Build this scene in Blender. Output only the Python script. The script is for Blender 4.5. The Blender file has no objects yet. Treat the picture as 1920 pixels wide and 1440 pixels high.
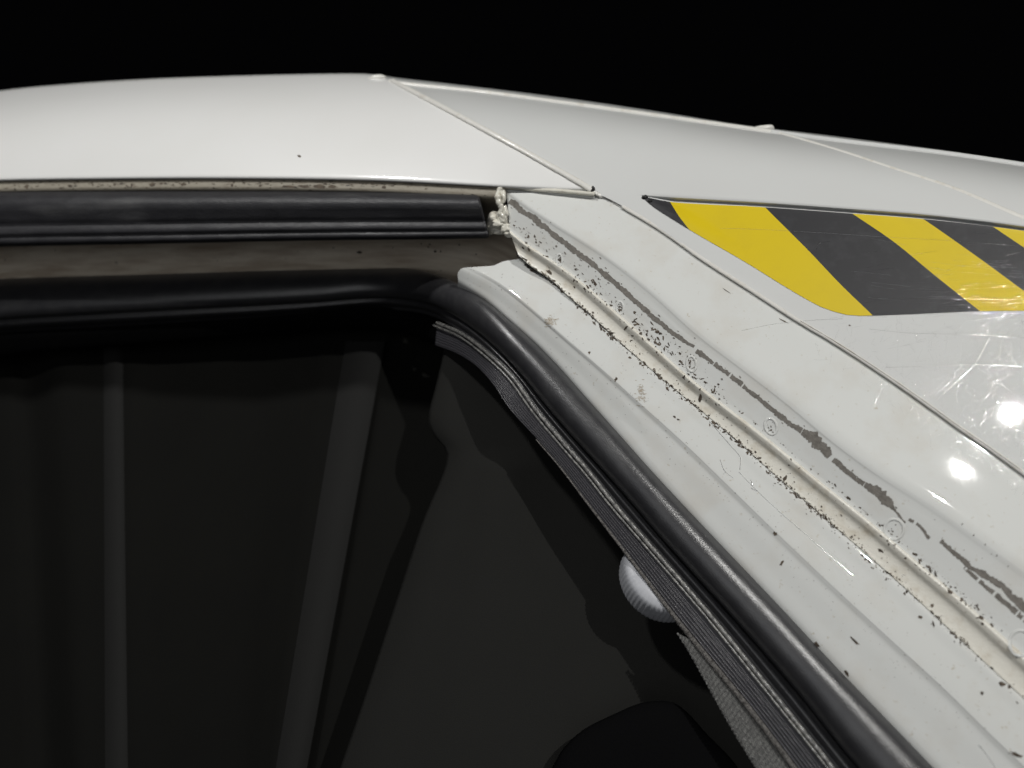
import bpy, bmesh, math, random
from mathutils import Vector, noise
from mathutils.bvhtree import BVHTree
random.seed(7)
SC = bpy.context.scene
COL = SC.collection
PI = math.pi

# ------------------------------------------------------------------ camera, night sky, lamp
F = 1387.0                                   # focal length in photo pixels (26 mm on a 36 mm frame)
CAMZ = 1.75
cd = bpy.data.cameras.new('camera'); cam = bpy.data.objects.new('camera', cd); COL.objects.link(cam)
cam.location = (0, 0, CAMZ); cam.rotation_euler = (PI/2, 0, 0)
cd.sensor_width = 36; cd.lens = 26.0; cd.clip_start = 0.005; cd.clip_end = 500
cd.dof.use_dof = True; cd.dof.focus_distance = 0.352; cd.dof.aperture_fstop = 5.6
SC.camera = cam
w = bpy.data.worlds.new('World'); SC.world = w; w.use_nodes = True
nt = w.node_tree; bg = nt.nodes['Background']
sk = nt.nodes.new('ShaderNodeTexSky'); sk.sky_type = 'NISHITA'; sk.sun_disc = False
sk.sun_elevation = math.radians(-9); sk.sun_rotation = math.radians(200)
nt.links.new(sk.outputs[0], bg.inputs[0]); bg.inputs[1].default_value = 0.05
SC.view_settings.view_transform = 'Standard'; SC.view_settings.look = 'None'
SC.view_settings.exposure = 0; SC.view_settings.gamma = 1

# ------------------------------------------------------------------ geometry frame
# the side of the vehicle leans back 22 degrees and turns 10 degrees from the camera
N = Vector((-.485, 1.11, -2.757)); D = 1/N.length; N.normalize()
def W(v): return Vector((v[0], v[2], v[1] + CAMZ))
NW = Vector((N[0], N[2], N[1]))
def P(px, py, h):
    """point on the side of the vehicle, h millimetres proud of its base plane"""
    r = Vector(((px-960)/F, (720-py)/F, 1.0))
    d = (D - h*.001)/(-N.dot(r))
    return W(r*d)

def catmull(pts, n):
    """resample a polyline of tuples with a smooth curve, evenly by length"""
    if len(pts) == 2:
        return [tuple(a+(b-a)*i/(n-1) for a, b in zip(*pts)) for i in range(n)]
    dense = []
    m = 24
    for i in range(len(pts)-1):
        p1, p2 = pts[i], pts[i+1]
        p0 = pts[i-1] if i else tuple(2*a-b for a, b in zip(p1, p2))
        p3 = pts[i+2] if i+2 < len(pts) else tuple(2*b-a for a, b in zip(p1, p2))
        d01 = max(math.dist(p0[:2], p1[:2])**.5, 1e-3); d12 = max(math.dist(p1[:2], p2[:2])**.5, 1e-3); d23 = max(math.dist(p2[:2], p3[:2])**.5, 1e-3)
        for k in range(m):
            t = k/m
            out = []
            for a, b, c, d in zip(p0, p1, p2, p3):
                m1 = (b-a)/d01-(c-a)/(d01+d12)+(c-b)/d12; m2 = (c-b)/d12-(d-b)/(d12+d23)+(d-c)/d23
                m1 *= d12; m2 *= d12
                out.append((2*b-2*c+m1+m2)*t**3+(-3*b+3*c-2*m1-m2)*t*t+m1*t+b)
            dense.append(tuple(out))
    dense.append(tuple(pts[-1]))
    L = [0]
    for a, b in zip(dense, dense[1:]): L.append(L[-1]+math.dist(a[:2], b[:2]))
    out = []; j = 0
    for i in range(n):
        s = L[-1]*i/(n-1)
        while j < len(L)-2 and L[j+1] < s: j += 1
        f = (s-L[j])/max(L[j+1]-L[j], 1e-9)
        out.append(tuple(a+(b-a)*f for a, b in zip(dense[j], dense[j+1])))
    return out

# ------------------------------------------------------------------ object helpers
def mesh_obj(name, verts, faces, mat, parent=None, smooth=True, uvs=None, label=None, kind=None):
    me = bpy.data.meshes.new(name); me.from_pydata([tuple(v) for v in verts], [], faces)
    if uvs:
        uv = me.uv_layers.new(name='UVMap')
        for l in me.loops: uv.data[l.index].uv = uvs[l.vertex_index]
    me.polygons.foreach_set('use_smooth', [smooth]*len(me.polygons))
    me.materials.append(mat); me.update()
    o = bpy.data.objects.new(name, me); COL.objects.link(o)
    if parent: o.parent = parent
    if label: o['label'] = label
    if kind: o['kind'] = kind
    return o
def empty(name, label, cat, group=None):
    o = bpy.data.objects.new(name, None); COL.objects.link(o)
    o['label'] = label; o['category'] = cat
    if group: o['group'] = group
    return o

class Grid:
    """collects lofted sheets for one mesh"""
    def __init__(s): s.v = []; s.f = []; s.uv = []
    def add(s, rows, flip=False, closed=False):
        b = len(s.v); nr = len(rows); nc = len(rows[0])
        vl = [0]*nc
        mid = rows[nr//2]; ul = [0]
        for a, c in zip(mid, mid[1:]): ul.append(ul[-1]+(c-a).length)
        mc = nc//2; acc = 0
        for i, r in enumerate(rows):
            if i: acc += (r[mc]-rows[i-1][mc]).length
            for j, p in enumerate(r): s.v.append(p); s.uv.append((ul[j], acc))
        R = nr if closed else nr-1
        for i in range(R):
            for j in range(nc-1):
                q = (b+i*nc+j, b+i*nc+j+1, b+((i+1) % nr)*nc+j+1, b+((i+1) % nr)*nc+j)
                s.f.append(q[::-1] if flip else q)
        return s
    def cap(s, rows, j, flip=False):
        """fan over column j of a closed section"""
        b = len(s.v); ring = [r[j] for r in rows]; c = sum(ring, Vector())/len(ring)
        s.v += ring+[c]; s.uv += [(0, 0)]*(len(ring)+1)
        n = len(ring)
        for i in range(n):
            q = (b+i, b+(i+1) % n, b+n); s.f.append(q[::-1] if flip else q)
        return s
    def obj(s, name, mat, parent=None, **k): return mesh_obj(name, s.v, s.f, mat, parent, uvs=s.uv, **k)

def loft(rails, nu, nv, proj=P):
    """rails of (px,py,h): smooth along, smooth across; nv = sub-steps per span"""
    R = [catmull(r, nu) for r in rails]
    rows = []
    for j in range(len(R)-1):
        for k in range(nv):
            t = k/nv; row = []
            for i in range(nu):
                b, c = R[j][i], R[j+1][i]
                # hermite with limited tangents (no overshoot)
                row.append(proj(*[_mono(R, j, i, q, t) for q in range(3)]))
            rows.append(row)
    rows.append([proj(*R[-1][i]) for i in range(nu)])
    return rows
def _mono(R, j, i, q, t):
    b, c = R[j][i][q], R[j+1][i][q]
    a = R[j-1][i][q] if j else b; d = R[j+2][i][q] if j+2 < len(R) else c
    s0, s1, s2 = b-a, c-b, d-c
    def tg(x, y): return 0 if x*y <= 0 else 2*x*y/(x+y)
    m1 = tg(s0, s1) if j else s1; m2 = tg(s1, s2) if j+2 < len(R) else s1
    if q < 2:
        m1 = (s0+s1)/2 if j else s1; m2 = (s1+s2)/2 if j+2 < len(R) else s1
        m1 = max(min(m1, 1.5*abs(s1)+.5), -1.5*abs(s1)-.5); m2 = max(min(m2, 1.5*abs(s1)+.5), -1.5*abs(s1)-.5)
    return (2*b-2*c+m1+m2)*t**3+(-3*b+3*c-2*m1-m2)*t*t+m1*t+b

def between(A, B, profile, nu, jitter=None):
    """rows between two rails; profile = [(s, dh)], s 0..1 from A to B"""
    a = catmull(A, nu); b = catmull(B, nu); rows = []
    for k, (s, dh) in enumerate(profile):
        row = []
        for i in range(nu):
            x, y, h = (p+(q-p)*s for p, q in zip(a[i], b[i]))
            e = jitter(i/(nu-1), s) if jitter else 0
            row.append(P(x, y, h+dh+e))
        rows.append(row)
    return rows

def tube(pts, rad, seg=10, g=None, caps=True):
    g = g or Grid(); rows = [[] for _ in range(seg)]; n = len(pts)
    for i, p in enumerate(pts):
        t = (pts[min(i+1, n-1)]-pts[max(i-1, 0)]).normalized()
        u = t.cross(NW).normalized(); v = u.cross(t)
        r = rad(i/(n-1)) if callable(rad) else rad
        for k in range(seg):
            a = 2*PI*k/seg
            rr = r[0] if isinstance(r, tuple) else r; rv = r[1] if isinstance(r, tuple) else r
            rows[k].append(p+u*math.cos(a)*rr+v*math.sin(a)*rv)
    g.add(rows, closed=True)
    if caps: g.cap(rows, 0); g.cap(rows, -1, True)
    return g

# ------------------------------------------------------------------ materials
def mat(name, base, rough=.5, coat=0, metal=0, bump=None, spec=.5, coat_rough=.05, mix=None, mix2=None, bump2=None, rmix=None):
    """mix = (colour, scale, low, high, detail, stretch) noise patches in object space"""
    m = bpy.data.materials.new(name); m.use_nodes = True
    t = m.node_tree; b = t.nodes['Principled BSDF']; L = t.links.new
    b.inputs['Roughness'].default_value = rough; b.inputs['Metallic'].default_value = metal
    b.inputs['Coat Weight'].default_value = coat; b.inputs['Coat Roughness'].default_value = coat_rough
    b.inputs['Specular IOR Level'].default_value = spec
    tc = t.nodes.new('ShaderNodeTexCoord')
    def nz(scale, detail=4, stretch=None, rough_=.6, uv=False):
        n = t.nodes.new('ShaderNodeTexNoise'); n.inputs['Scale'].default_value = scale
        n.inputs['Detail'].default_value = detail; n.inputs['Roughness'].default_value = rough_
        src = tc.outputs['UV'] if stretch else tc.outputs['Object']
        if stretch:
            mp = t.nodes.new('ShaderNodeMapping'); mp.inputs['Scale'].default_value = stretch
            L(src, mp.inputs[0]); src = mp.outputs[0]
        L(src, n.inputs['Vector']); return n
    cur = None
    rgb = t.nodes.new('ShaderNodeRGB'); rgb.outputs[0].default_value = (*base, 1); cur = rgb.outputs[0]
    for mx in (mix, mix2):
        if not mx: continue
        c, sc, lo, hi, det, st = mx
        n = nz(sc, det, st); r = t.nodes.new('ShaderNodeMapRange'); r.inputs['From Min'].default_value = lo; r.inputs['From Max'].default_value = hi
        L(n.outputs[0], r.inputs[0])
        x = t.nodes.new('ShaderNodeMix'); x.data_type = 'RGBA'; L(r.outputs[0], x.inputs['Factor']); L(cur, x.inputs['A']); x.inputs['B'].default_value = (*c, 1)
        cur = x.outputs['Result']
    L(cur, b.inputs['Base Color'])
    if rmix:
        n = nz(rmix[0], 5, rmix[3] if len(rmix) > 3 else None); r = t.nodes.new('ShaderNodeMapRange'); r.inputs['To Min'].default_value = rmix[1]; r.inputs['To Max'].default_value = rmix[2]
        r.inputs['From Min'].default_value = .3; r.inputs['From Max'].default_value = .7
        L(n.outputs[0], r.inputs[0]); L(r.outputs[0], b.inputs['Roughness'])
    prev = None
    for bp in (bump, bump2):
        if not bp: continue
        sc, st, dist = bp[:3]
        n = nz(sc, 3, bp[3] if len(bp) > 3 else None)
        k = t.nodes.new('ShaderNodeBump'); k.inputs['Strength'].default_value = st; k.inputs['Distance'].default_value = dist
        L(n.outputs[0], k.inputs['Height'])
        if prev: L(prev, k.inputs['Normal'])
        prev = k.outputs[0]
    if prev:
        L(prev, b.inputs['Normal'])
        if coat: L(prev, b.inputs['Coat Normal'])
    return m
M = {}
M['paint'] = mat('white_paint', (.74, .74, .73), .45, coat=.8, coat_rough=.10, mix=((.725, .725, .71), 20, .3, .7, 3, None), bump=(900, .03, .0003))
M['film'] = mat('filmed_white_paint', (.60, .61, .60), .55, spec=.3, coat=1, coat_rough=.02, mix=((.585, .59, .58), 20, .3, .7, 4, None), bump=(500, .03, .0002))
M['pillar'] = mat('pillar_white_paint', (.64, .65, .63), .5, spec=.25, coat=.9, coat_rough=.03, mix=((.60, .59, .55), 45, .48, .74, 8, None), mix2=((.50, .47, .40), 500, .65, .76, 3, None), bump=(500, .03, .0002), bump2=(30, .06, .0005))
M['cream'] = mat('cream_channel_paint', (.70, .68, .61), .4, coat=.4, coat_rough=.2, mix=((.50, .44, .34), 140, .50, .80, 8, None), bump=(700, .3, .0005))
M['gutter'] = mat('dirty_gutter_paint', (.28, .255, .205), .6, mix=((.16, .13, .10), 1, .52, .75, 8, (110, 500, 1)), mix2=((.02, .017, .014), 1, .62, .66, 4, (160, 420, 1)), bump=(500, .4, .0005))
M['header'] = mat('beige_header_paint', (.72, .64, .52), .5, mix=((.44, .35, .26), 1, .4, .7, 7, (25, 160, 1)), mix2=((.04, .03, .025), 260, .70, .74, 3, None), bump=(300, .3, .0004))  # beige base with brown streaks and dark specks
M['rubber'] = mat('black_rubber', (.026, .026, .029), .36, spec=1.0, mix=((.038, .038, .040), 120, .45, .7, 6, None), bump=(1800, .35, .0003), rmix=(160, .28, .38))
M['rubber_dusty'] = mat('dusty_black_rubber', (.022, .022, .025), .5, spec=.5, mix=((.10, .10, .10), 1, .54, .86, 8, (9, 45, 1)), bump=(1100, .5, .0005), bump2=(1, .25, .0004, (60, 500, 1)), rmix=(120, .38, .55))
M['trim'] = mat('ribbed_black_vinyl', (.048, .047, .053), .36, spec=.6, mix=((.10, .09, .10), 1, .60, .80, 6, (700, 90, 1)), bump=(900, .3, .0003))
M['bead'] = mat('pale_stitch_bead', (.25, .245, .23), .3, spec=.8, mix=((.08, .08, .08), 800, .4, .6, 3, None), bump=(1500, .3, .0003))
M['pile'] = mat('grey_pile', (.20, .19, .18), .9, mix=((.07, .065, .06), 900, .45, .65, 4, None), bump=(1800, 1, .0012))
M['yellow'] = mat('yellow_vinyl', (.66, .495, .003), .5, spec=.3, coat=.9, coat_rough=.05, mix=((.63, .47, .006), 90, .45, .75, 6, None), bump=(500, .04, .0002))
M['black'] = mat('black_vinyl', (.028, .028, .031), .5, spec=.3, coat=.9, coat_rough=.06, mix=((.040, .040, .044), 130, .5, .72, 8, None), bump=(400, .08, .0003))
M['primer'] = mat('worn_grey_primer', (.20, .185, .165), .7, mix=((.13, .12, .105), 500, .4, .7, 5, None), bump=(1200, .6, .0004))
M['dirt'] = mat('dark_grime', (.05, .038, .028), .8, mix=((.13, .10, .07), 400, .4, .7, 3, None))
M['mud'] = mat('dried_tan_smear', (.36, .31, .24), .8, mix=((.5, .47, .42), 900, .45, .6, 4, None))
M['sealant'] = mat('cream_sealant', (.68, .66, .58), .28, coat=.5, coat_rough=.08, mix=((.5, .44, .34), 200, .55, .8, 5, None), bump=(350, .4, .0008))
M['sealant_white'] = mat('painted_seam_sealant', (.68, .67, .63), .35, coat=.5, coat_rough=.12, mix=((.55, .51, .43), 200, .55, .8, 5, None), bump=(500, .3, .0005))
M['liner'] = mat('dark_headliner_cloth', (.008, .008, .0072), .9, spec=.05, mix=((.007, .007, .0065), 12, .3, .7, 3, None), bump=(1500, .4, .0005))
M['liner_rib'] = mat('lit_rib_cloth', (.013, .013, .0125), .85, spec=.2, bump=(1500, .4, .0005))  # lighter than the liner: light on the ridges put into the colour
M['trimpanel'] = mat('grey_pillar_cloth', (.018, .018, .017), .95, spec=.05, mix=((.016, .016, .015), 10, .3, .7, 3, None), bump=(1500, .3, .0005))
M['seat'] = mat('black_seat_cloth', (.003, .003, .0033), .95, spec=.05, bump=(900, .5, .0008))
M['plastic_white'] = mat('pale_grey_plastic', (.46, .47, .50), .45, mix=((.40, .41, .44), 150, .45, .65, 6, None), bump=(90, .4, .001))
M['black_plastic'] = mat('black_plastic', (.01, .01, .01), .5, spec=.3)
M['gap'] = mat('dark_gap', (.015, .013, .011), .9)
M['scratch'] = mat('glinting_scratch', (.95, .95, .95), .115, metal=1)
M['sky'] = bpy.data.materials.new('night_sky')
M['asphalt'] = mat('dark_asphalt', (.045, .045, .045), .9, mix=((.03, .03, .03), 40, .4, .6, 6, None), bump=(200, .5, .004))

# belt webbing: woven bump and colour from UV
def webbing_mat():
    m = bpy.data.materials.new('grey_webbing'); m.use_nodes = True; t = m.node_tree; b = t.nodes['Principled BSDF']; L = t.links.new
    tc = t.nodes.new('ShaderNodeTexCoord'); mp = t.nodes.new('ShaderNodeMapping'); mp.inputs['Scale'].default_value = (620, 620, 1); mp.inputs['Rotation'].default_value = (0, 0, .12)
    br = t.nodes.new('ShaderNodeTexBrick'); br.inputs['Scale'].default_value = 1; br.inputs['Mortar Size'].default_value = .14; br.inputs['Mortar Smooth'].default_value = .6
    br.inputs['Brick Width'].default_value = 1.3; br.inputs['Row Height'].default_value = .6
    br.inputs['Color1'].default_value = (.26, .26, .25, 1); br.inputs['Color2'].default_value = (.15, .15, .145, 1); br.inputs['Mortar'].default_value = (.045, .045, .045, 1)
    n = t.nodes.new('ShaderNodeTexNoise'); n.inputs['Scale'].default_value = 900; n.inputs['Detail'].default_value = 3
    L(tc.outputs['UV'], mp.inputs[0])
    nv = t.nodes.new('ShaderNodeVectorMath'); nv.operation = 'MULTIPLY_ADD'; nv.inputs[1].default_value = (.9, .9, .9)
    L(n.outputs['Color'], nv.inputs[0]); L(mp.outputs[0], nv.inputs[2]); L(nv.outputs[0], br.inputs[0]); L(tc.outputs['Object'], n.inputs[0])
    mx = t.nodes.new('ShaderNodeMix'); mx.data_type = 'RGBA'; mx.blend_type = 'MULTIPLY'; mx.inputs[0].default_value = .7
    L(br.outputs[0], mx.inputs['A']); L(n.outputs[0], mx.inputs['B']); L(mx.outputs['Result'], b.inputs['Base Color'])
    k = t.nodes.new('ShaderNodeBump'); k.inputs['Strength'].default_value = 1; k.inputs['Distance'].default_value = .0006
    L(br.outputs['Color'], k.inputs['Height']); L(k.outputs[0], b.inputs['Normal']); b.inputs['Roughness'].default_value = .8
    return m
M['webbing'] = webbing_mat()

# ------------------------------------------------------------------ lamp: a floodlight above and to the right, behind the camera
def WV(v): return Vector((v[0], v[2], v[1]))
LDIR = WV((.28, .60, -.745)).normalized()
ld = bpy.data.lights.new('floodlight', 'POINT'); lo = bpy.data.objects.new('floodlight', ld); COL.objects.link(lo)
ld.shadow_soft_size = .009; ld.energy = 36; ld.color = (1, .985, .95)
lo.location = P(1900, 790, 10) + LDIR*1.25

fd = bpy.data.lights.new('fill_light', 'AREA'); fo = bpy.data.objects.new('fill_light', fd); COL.objects.link(fo)  # added soft fill behind the camera, not a lamp of the place
fd.shape = 'RECTANGLE'; fd.size = 2.6; fd.size_y = 1.8; fd.energy = 11; fd.color = (.97, .98, 1)
fo.location = (-.9, -2.4, CAMZ+.0); fo.rotation_euler = (Vector((0, .4, CAMZ))-fo.location).to_track_quat('-Z', 'Y').to_euler()

l2 = bpy.data.lights.new('near_lamp', 'POINT'); o2 = bpy.data.objects.new('near_lamp', l2); COL.objects.link(o2)
l2.shadow_soft_size = .03; l2.energy = 18; l2.color = (1, .99, .97); o2.location = W((-.45, .75, -.10))

# ------------------------------------------------------------------ setting
def dome():
    bm = bmesh.new(); bmesh.ops.create_uvsphere(bm, u_segments=48, v_segments=24, radius=200)
    me = bpy.data.meshes.new('sky'); bm.to_mesh(me); bm.free(); o = bpy.data.objects.new('sky', me); COL.objects.link(o)
    m = M['sky']; m.use_nodes = True; t = m.node_tree; t.nodes.clear()
    e = t.nodes.new('ShaderNodeEmission'); e.inputs[0].default_value = (.0009, .0009, .0010, 1); e.inputs[1].default_value = 1
    u = t.nodes.new('ShaderNodeOutputMaterial'); t.links.new(e.outputs[0], u.inputs[0]); me.materials.append(m)
    o['kind'] = 'structure'
dome()
g = Grid(); g.add([[Vector((x*90, y*90, 0)) for x in (-1, 0, 1)] for y in (-1, 0, 1)])
o = g.obj('ground', M['asphalt']); o['kind'] = 'structure'

van = empty('utility_vehicle', 'white painted vehicle with black door seals and a yellow and black hazard stripe', 'vehicle')

# ------------------------------------------------------------------ roof side panel (left of the diagonal seam)
SEAM = [(706, 140), (735, 153), (800, 187), (950, 267), (1040, 317), (1110, 357), (1167, 386), (1240, 430), (1318, 485), (1413, 546), (1500, 602), (1564, 640), (1655, 699), (1726, 748), (1798, 800), (1856, 840), (1920, 886), (2100, 1015), (2400, 1230)]
def seam_at(f):
    c = SEAM_D; k = f*(len(c)-1); i = int(k); i = min(i, len(c)-2); return tuple(a+(b-a)*(k-i) for a, b in zip(c[i], c[i+1]))
LOW = [(-420, 352), (-200, 345), (0, 338), (200, 335), (400, 334), (700, 338), (920, 349), (1020, 354), (1110, 357)]
TOP = [(-420, 248), (-200, 205), (0, 170), (150, 156), (300, 147), (450, 142), (600, 139), (680, 139), (709, 141)]
ROOFH = lambda s: 15+1.5*math.sin(min(1, s*3)*PI/2)-16*s**2-24*s**6
rails = []
lo_c = catmull(LOW, 60); top_c = catmull(TOP, 60)
# right-hand boundary of each rail lies on the seam
SEAM_D = catmull(SEAM[:6], 200)
def roof_rail(s):
    out = []
    ex = seam_at(1-s)
    for a, b in zip(lo_c, top_c):
        out.append([a[0]+(b[0]-a[0])*s, a[1]+(b[1]-a[1])*s])
    x0, x1 = out[0][0], out[-1][0]
    dy = ex[1]-out[-1][1]
    res = []
    for x, y in out:
        f = (x-x0)/(x1-x0); res.append((x0+(ex[0]-x0)*f, y+dy*f**6))
    return res
def roofh(x, s):
    lip = 18 if x < 930 else 18-4.6*min(1, (x-930)/180)
    return lip-1-12*s**2-26*s**5
rows = []
def R3(pts, dy, h): return [P(x, y+dy, h if not callable(h) else h(x)) for x, y in pts]
b0 = roof_rail(0)
lipx = lambda x: 17 if x < 930 else 17-4.6*min(1, (x-930)/180)
rows.append(R3(b0, 4.5, lambda x: lipx(x)-16 if x < 930 else lipx(x)-16+9*min(1, (x-930)/150)))
rows.append(R3(b0, 3.0, lambda x: lipx(x)-4.5))
rows.append(R3(b0, 1.5, lambda x: lipx(x)-1.8))
rows.append(R3(b0, -.5, lambda x: lipx(x)-.5))
for k in range(1, 41):
    s = k/40
    if s < .02: continue
    rr = roof_rail(s); rows.append([P(x, y, roofh(x, s)) for x, y in rr])
rr = roof_rail(1)
for dy, dh in ((.5, -8), (3, -22), (9, -50), (30, -160), (80, -500), (130, -1100)):
    rows.append([P(x, y+dy, roofh(x, 1)+dh) for x, y in rr])
roof = Grid().add(rows).obj('roof_side_panel', M['paint'], van)

# ------------------------------------------------------------------ front side panel (right of the seam) with the recess for the stripe
SIL = [(709, 141), (760, 148), (833, 156), (1000, 176), (1133, 194), (1240, 210), (1405, 236), (1556, 254), (1793, 285), (1920, 304), (2100, 332), (2400, 384)]
def ph(px, py):      # face below the stripe lip
    return 11.7 - .0008*max(0, 1500-px)
def lip_gap(x): return 0 if x < 1200 else min(1, (x-1200)/60)
LIPU = [(1113, 359), (1160, 362.5), (1202, 365), (1255, 369), (1429, 379), (1595, 391), (1726, 401), (1835, 413), (1920, 424), (2100, 448), (2400, 498)]
def upper_h(px, py, s): # s 0 at lip, 1 at silhouette
    base = 12.4+1.6*lip_gap(px)+4.6*(1-min(1, max(0, px-930)/180))
    return base-12*s**2-26*s**5
nu = 110
SEAMf = catmull(SEAM, 900)
def seam_y(x):
    for a, b in zip(SEAMf, SEAMf[1:]):
        if a[0] <= x <= b[0]: return a[1]+(b[1]-a[1])*(x-a[0])/max(b[0]-a[0], 1e-6)
    return SEAMf[-1][1]
def seam_x(y):
    for a, b in zip(SEAMf, SEAMf[1:]):
        if a[1] <= y <= b[1]: return a[0]+(b[0]-a[0])*(y-a[1])/max(b[1]-a[1], 1e-6)
    return SEAMf[-1][0]
def warp(n): # denser near the seam
    return [(i/(n-1))**1.25 for i in range(n)]
WU = warp(nu)
def sample(c, f):
    k = f*(len(c)-1); i = min(int(k), len(c)-2); return tuple(a+(b-a)*(k-i) for a, b in zip(c[i], c[i+1]))
silc = catmull(SIL, 400); lipc = catmull(LIPU, 400)
S1 = catmull(SEAM[:6], 200)
rows = []
for dy, dh in ((60, -900), (40, -400), (16, -120), (5, -40), (1.5, -14)):
    rows.append([P(x, y+dy, upper_h(x, y, 1)+dh) for x, y in (sample(silc, f) for f in WU)])
for k in range(0, 31):
    s = 1-k/30
    st = sample(S1, 1-s); row = []
    for f in WU:
        a = sample(lipc, f); b = sample(silc, f)
        x = a[0]+(b[0]-a[0])*s; y = a[1]+(b[1]-a[1])*s
        e = (1-f)**10
        a0 = lipc[0]; b0_ = silc[0]
        x += (st[0]-(a0[0]+(b0_[0]-a0[0])*s))*e; y += (st[1]-(a0[1]+(b0_[1]-a0[1])*s))*e
        row.append(P(x, y, upper_h(x, y, s)))
    rows.append(row)
# rolled lip, then down into the recess
def liprow(dy, dh, face=0):
    row = []
    for f in WU:
        x, y = sample(lipc, f); g_ = lip_gap(x)
        top = upper_h(x, y, 0); fl = ph(x, y+14) if face else None
        hh = top+dh*g_ if not face else fl*face*g_+top*(1-face*g_)
        row.append(P(x, y+dy*(.25+.75*g_), hh))
    return row
rows.append(liprow(2.0, -.5)); rows.append(liprow(4, -1.6)); rows.append(liprow(5.5, -4)); 
rows.append(liprow(8, 0, .93)); rows.append(liprow(10.5, 0, .99))
# the flat face down to the seam and on below the frame
last = 10.5
FACE0 = [(sample(lipc, f)[0], sample(lipc, f)[1]+last*(.25+.75*lip_gap(sample(lipc, f)[0]))) for f in WU]
S2 = catmull([(x, y) for x, y in SEAM if x >= 1110], 400)
BOT = catmull([(2400, 1230), (2420, 1232), (2500, 1240)], 50)
for k in range(1, 61):
    t = k/60; st = sample(S2, t); en = (2400+60*t, 508+(1240-508)*t); row = []
    for i, f in enumerate(WU):
        x0, y0 = FACE0[i]
        # along this row from seam point to far right
        xx = st[0]+(en[0]-st[0])*((x0-FACE0[0][0])/(FACE0[-1][0]-FACE0[0][0]))
        fr = (xx-st[0])/(en[0]-st[0])
        ytop = y0-(FACE0[0][1]+(FACE0[-1][1]-FACE0[0][1])*fr)
        yy = st[1]+(en[1]-st[1])*fr+ytop*(1-t)
        blend = min(1, (k/60)*(6 if True else 1))
        g_ = lip_gap(xx) if t < .08 else 1
        # near the seam the face rises slightly
        row.append(P(xx, yy, ph(xx, yy)+ (upper_h(xx, yy, 0)-ph(xx, yy))*(1-lip_gap(x0))*max(0, 1-t*5)))
    rows.append(row)
front = Grid().add(rows, flip=True).obj('front_side_panel', M['film'], van)

# ------------------------------------------------------------------ door pillar
def sh(h): return h
def rail(pts, h, h2=None):
    n = len(pts)
    return [(x, y, h if h2 is None else h+(h2-h)*i/(n-1)) for i, (x, y) in enumerate(pts)]
CR2 = [(950, 362), (990, 391), (1033, 419), (1133, 483), (1217, 548), (1308, 629), (1392, 693), (1475, 757), (1558, 826), (1642, 888), (1746, 955), (1892, 1060), (2060, 1180), (2300, 1352)]
RDG = [(956, 436), (983, 458), (1017, 480), (1067, 514), (1130, 567), (1225, 652), (1308, 725), (1433, 822), (1528, 900), (1621, 975), (1726, 1065), (1809, 1136), (1920, 1237), (2060, 1365), (2260, 1545)]
DRT = [(972, 478), (1000, 502), (1032, 523), (1067, 556), (1100, 583), (1158, 637), (1267, 731), (1308, 764), (1392, 835), (1460, 896), (1569, 990), (1689, 1095), (1786, 1185), (1920, 1309), (2050, 1430), (2230, 1600)]
CR1 = [(885, 506), (923, 525), (950, 543), (1007, 590), (1062, 638), (1125, 692), (1195, 755), (1279, 831), (1371, 920), (1454, 1001), (1558, 1100), (1662, 1196), (1775, 1300), (1850, 1374), (1960, 1480), (2150, 1670)]
BR = [(800, 508), (857, 530), (910, 561), (957, 601), (1008, 646), (1053, 692), (1100, 745), (1160, 812), (1225, 885), (1332, 999), (1453, 1126), (1574, 1255), (1690, 1375), (1800, 1490), (1980, 1680)]
# mid lines by interpolation
def mid(A, B, s, n=140):
    a = catmull(A, n); b = catmull(B, n); return [tuple(p+(q-p)*s for p, q in zip(u, v)) for u, v in zip(a, b)]
SM2 = [(x, y) for x, y in SEAM if x >= 1110]
SM2 = [(1107, 361)]+SM2[1:]
prails = [
 [(x, y, 9.4) for x, y in mid(SM2, CR2, -0.01)],
 [(x, y, 10.7) for x, y in mid(SM2, CR2, 0.012)],
 [(x, y, 10.8) for x, y in mid(SM2, CR2, 0.05)],
 [(x, y, 11.0) for x, y in mid(SM2, CR2, 0.3)],
 [(x, y, 11.68) for x, y in mid(SM2, CR2, 0.6)],
 [(x, y, 12.9) for x, y in mid(SM2, CR2, 0.86)],
 [(x, y, 12.75) for x, y in mid(SM2, CR2, 0.94)],
 [(x, y, 12.1) for x, y in mid(SM2, CR2, 1.0)],
 [(x, y, 11.4) for x, y in mid(CR2, RDG, 0.07)],
 [(x, y, 10.4) for x, y in mid(CR2, RDG, 0.2)],
 [(x, y, 8.5) for x, y in mid(CR2, RDG, 0.45)],
 [(x, y, 6.5) for x, y in mid(CR2, RDG, 0.72)],
 [(x, y, 5.4) for x, y in mid(CR2, RDG, 0.88)],
 [(x, y, 5.1) for x, y in mid(CR2, RDG, 0.95)],
]
prow = loft(prails, 150, 6)
pil = Grid().add(prow).obj('door_pillar', M['pillar'], van)
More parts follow.
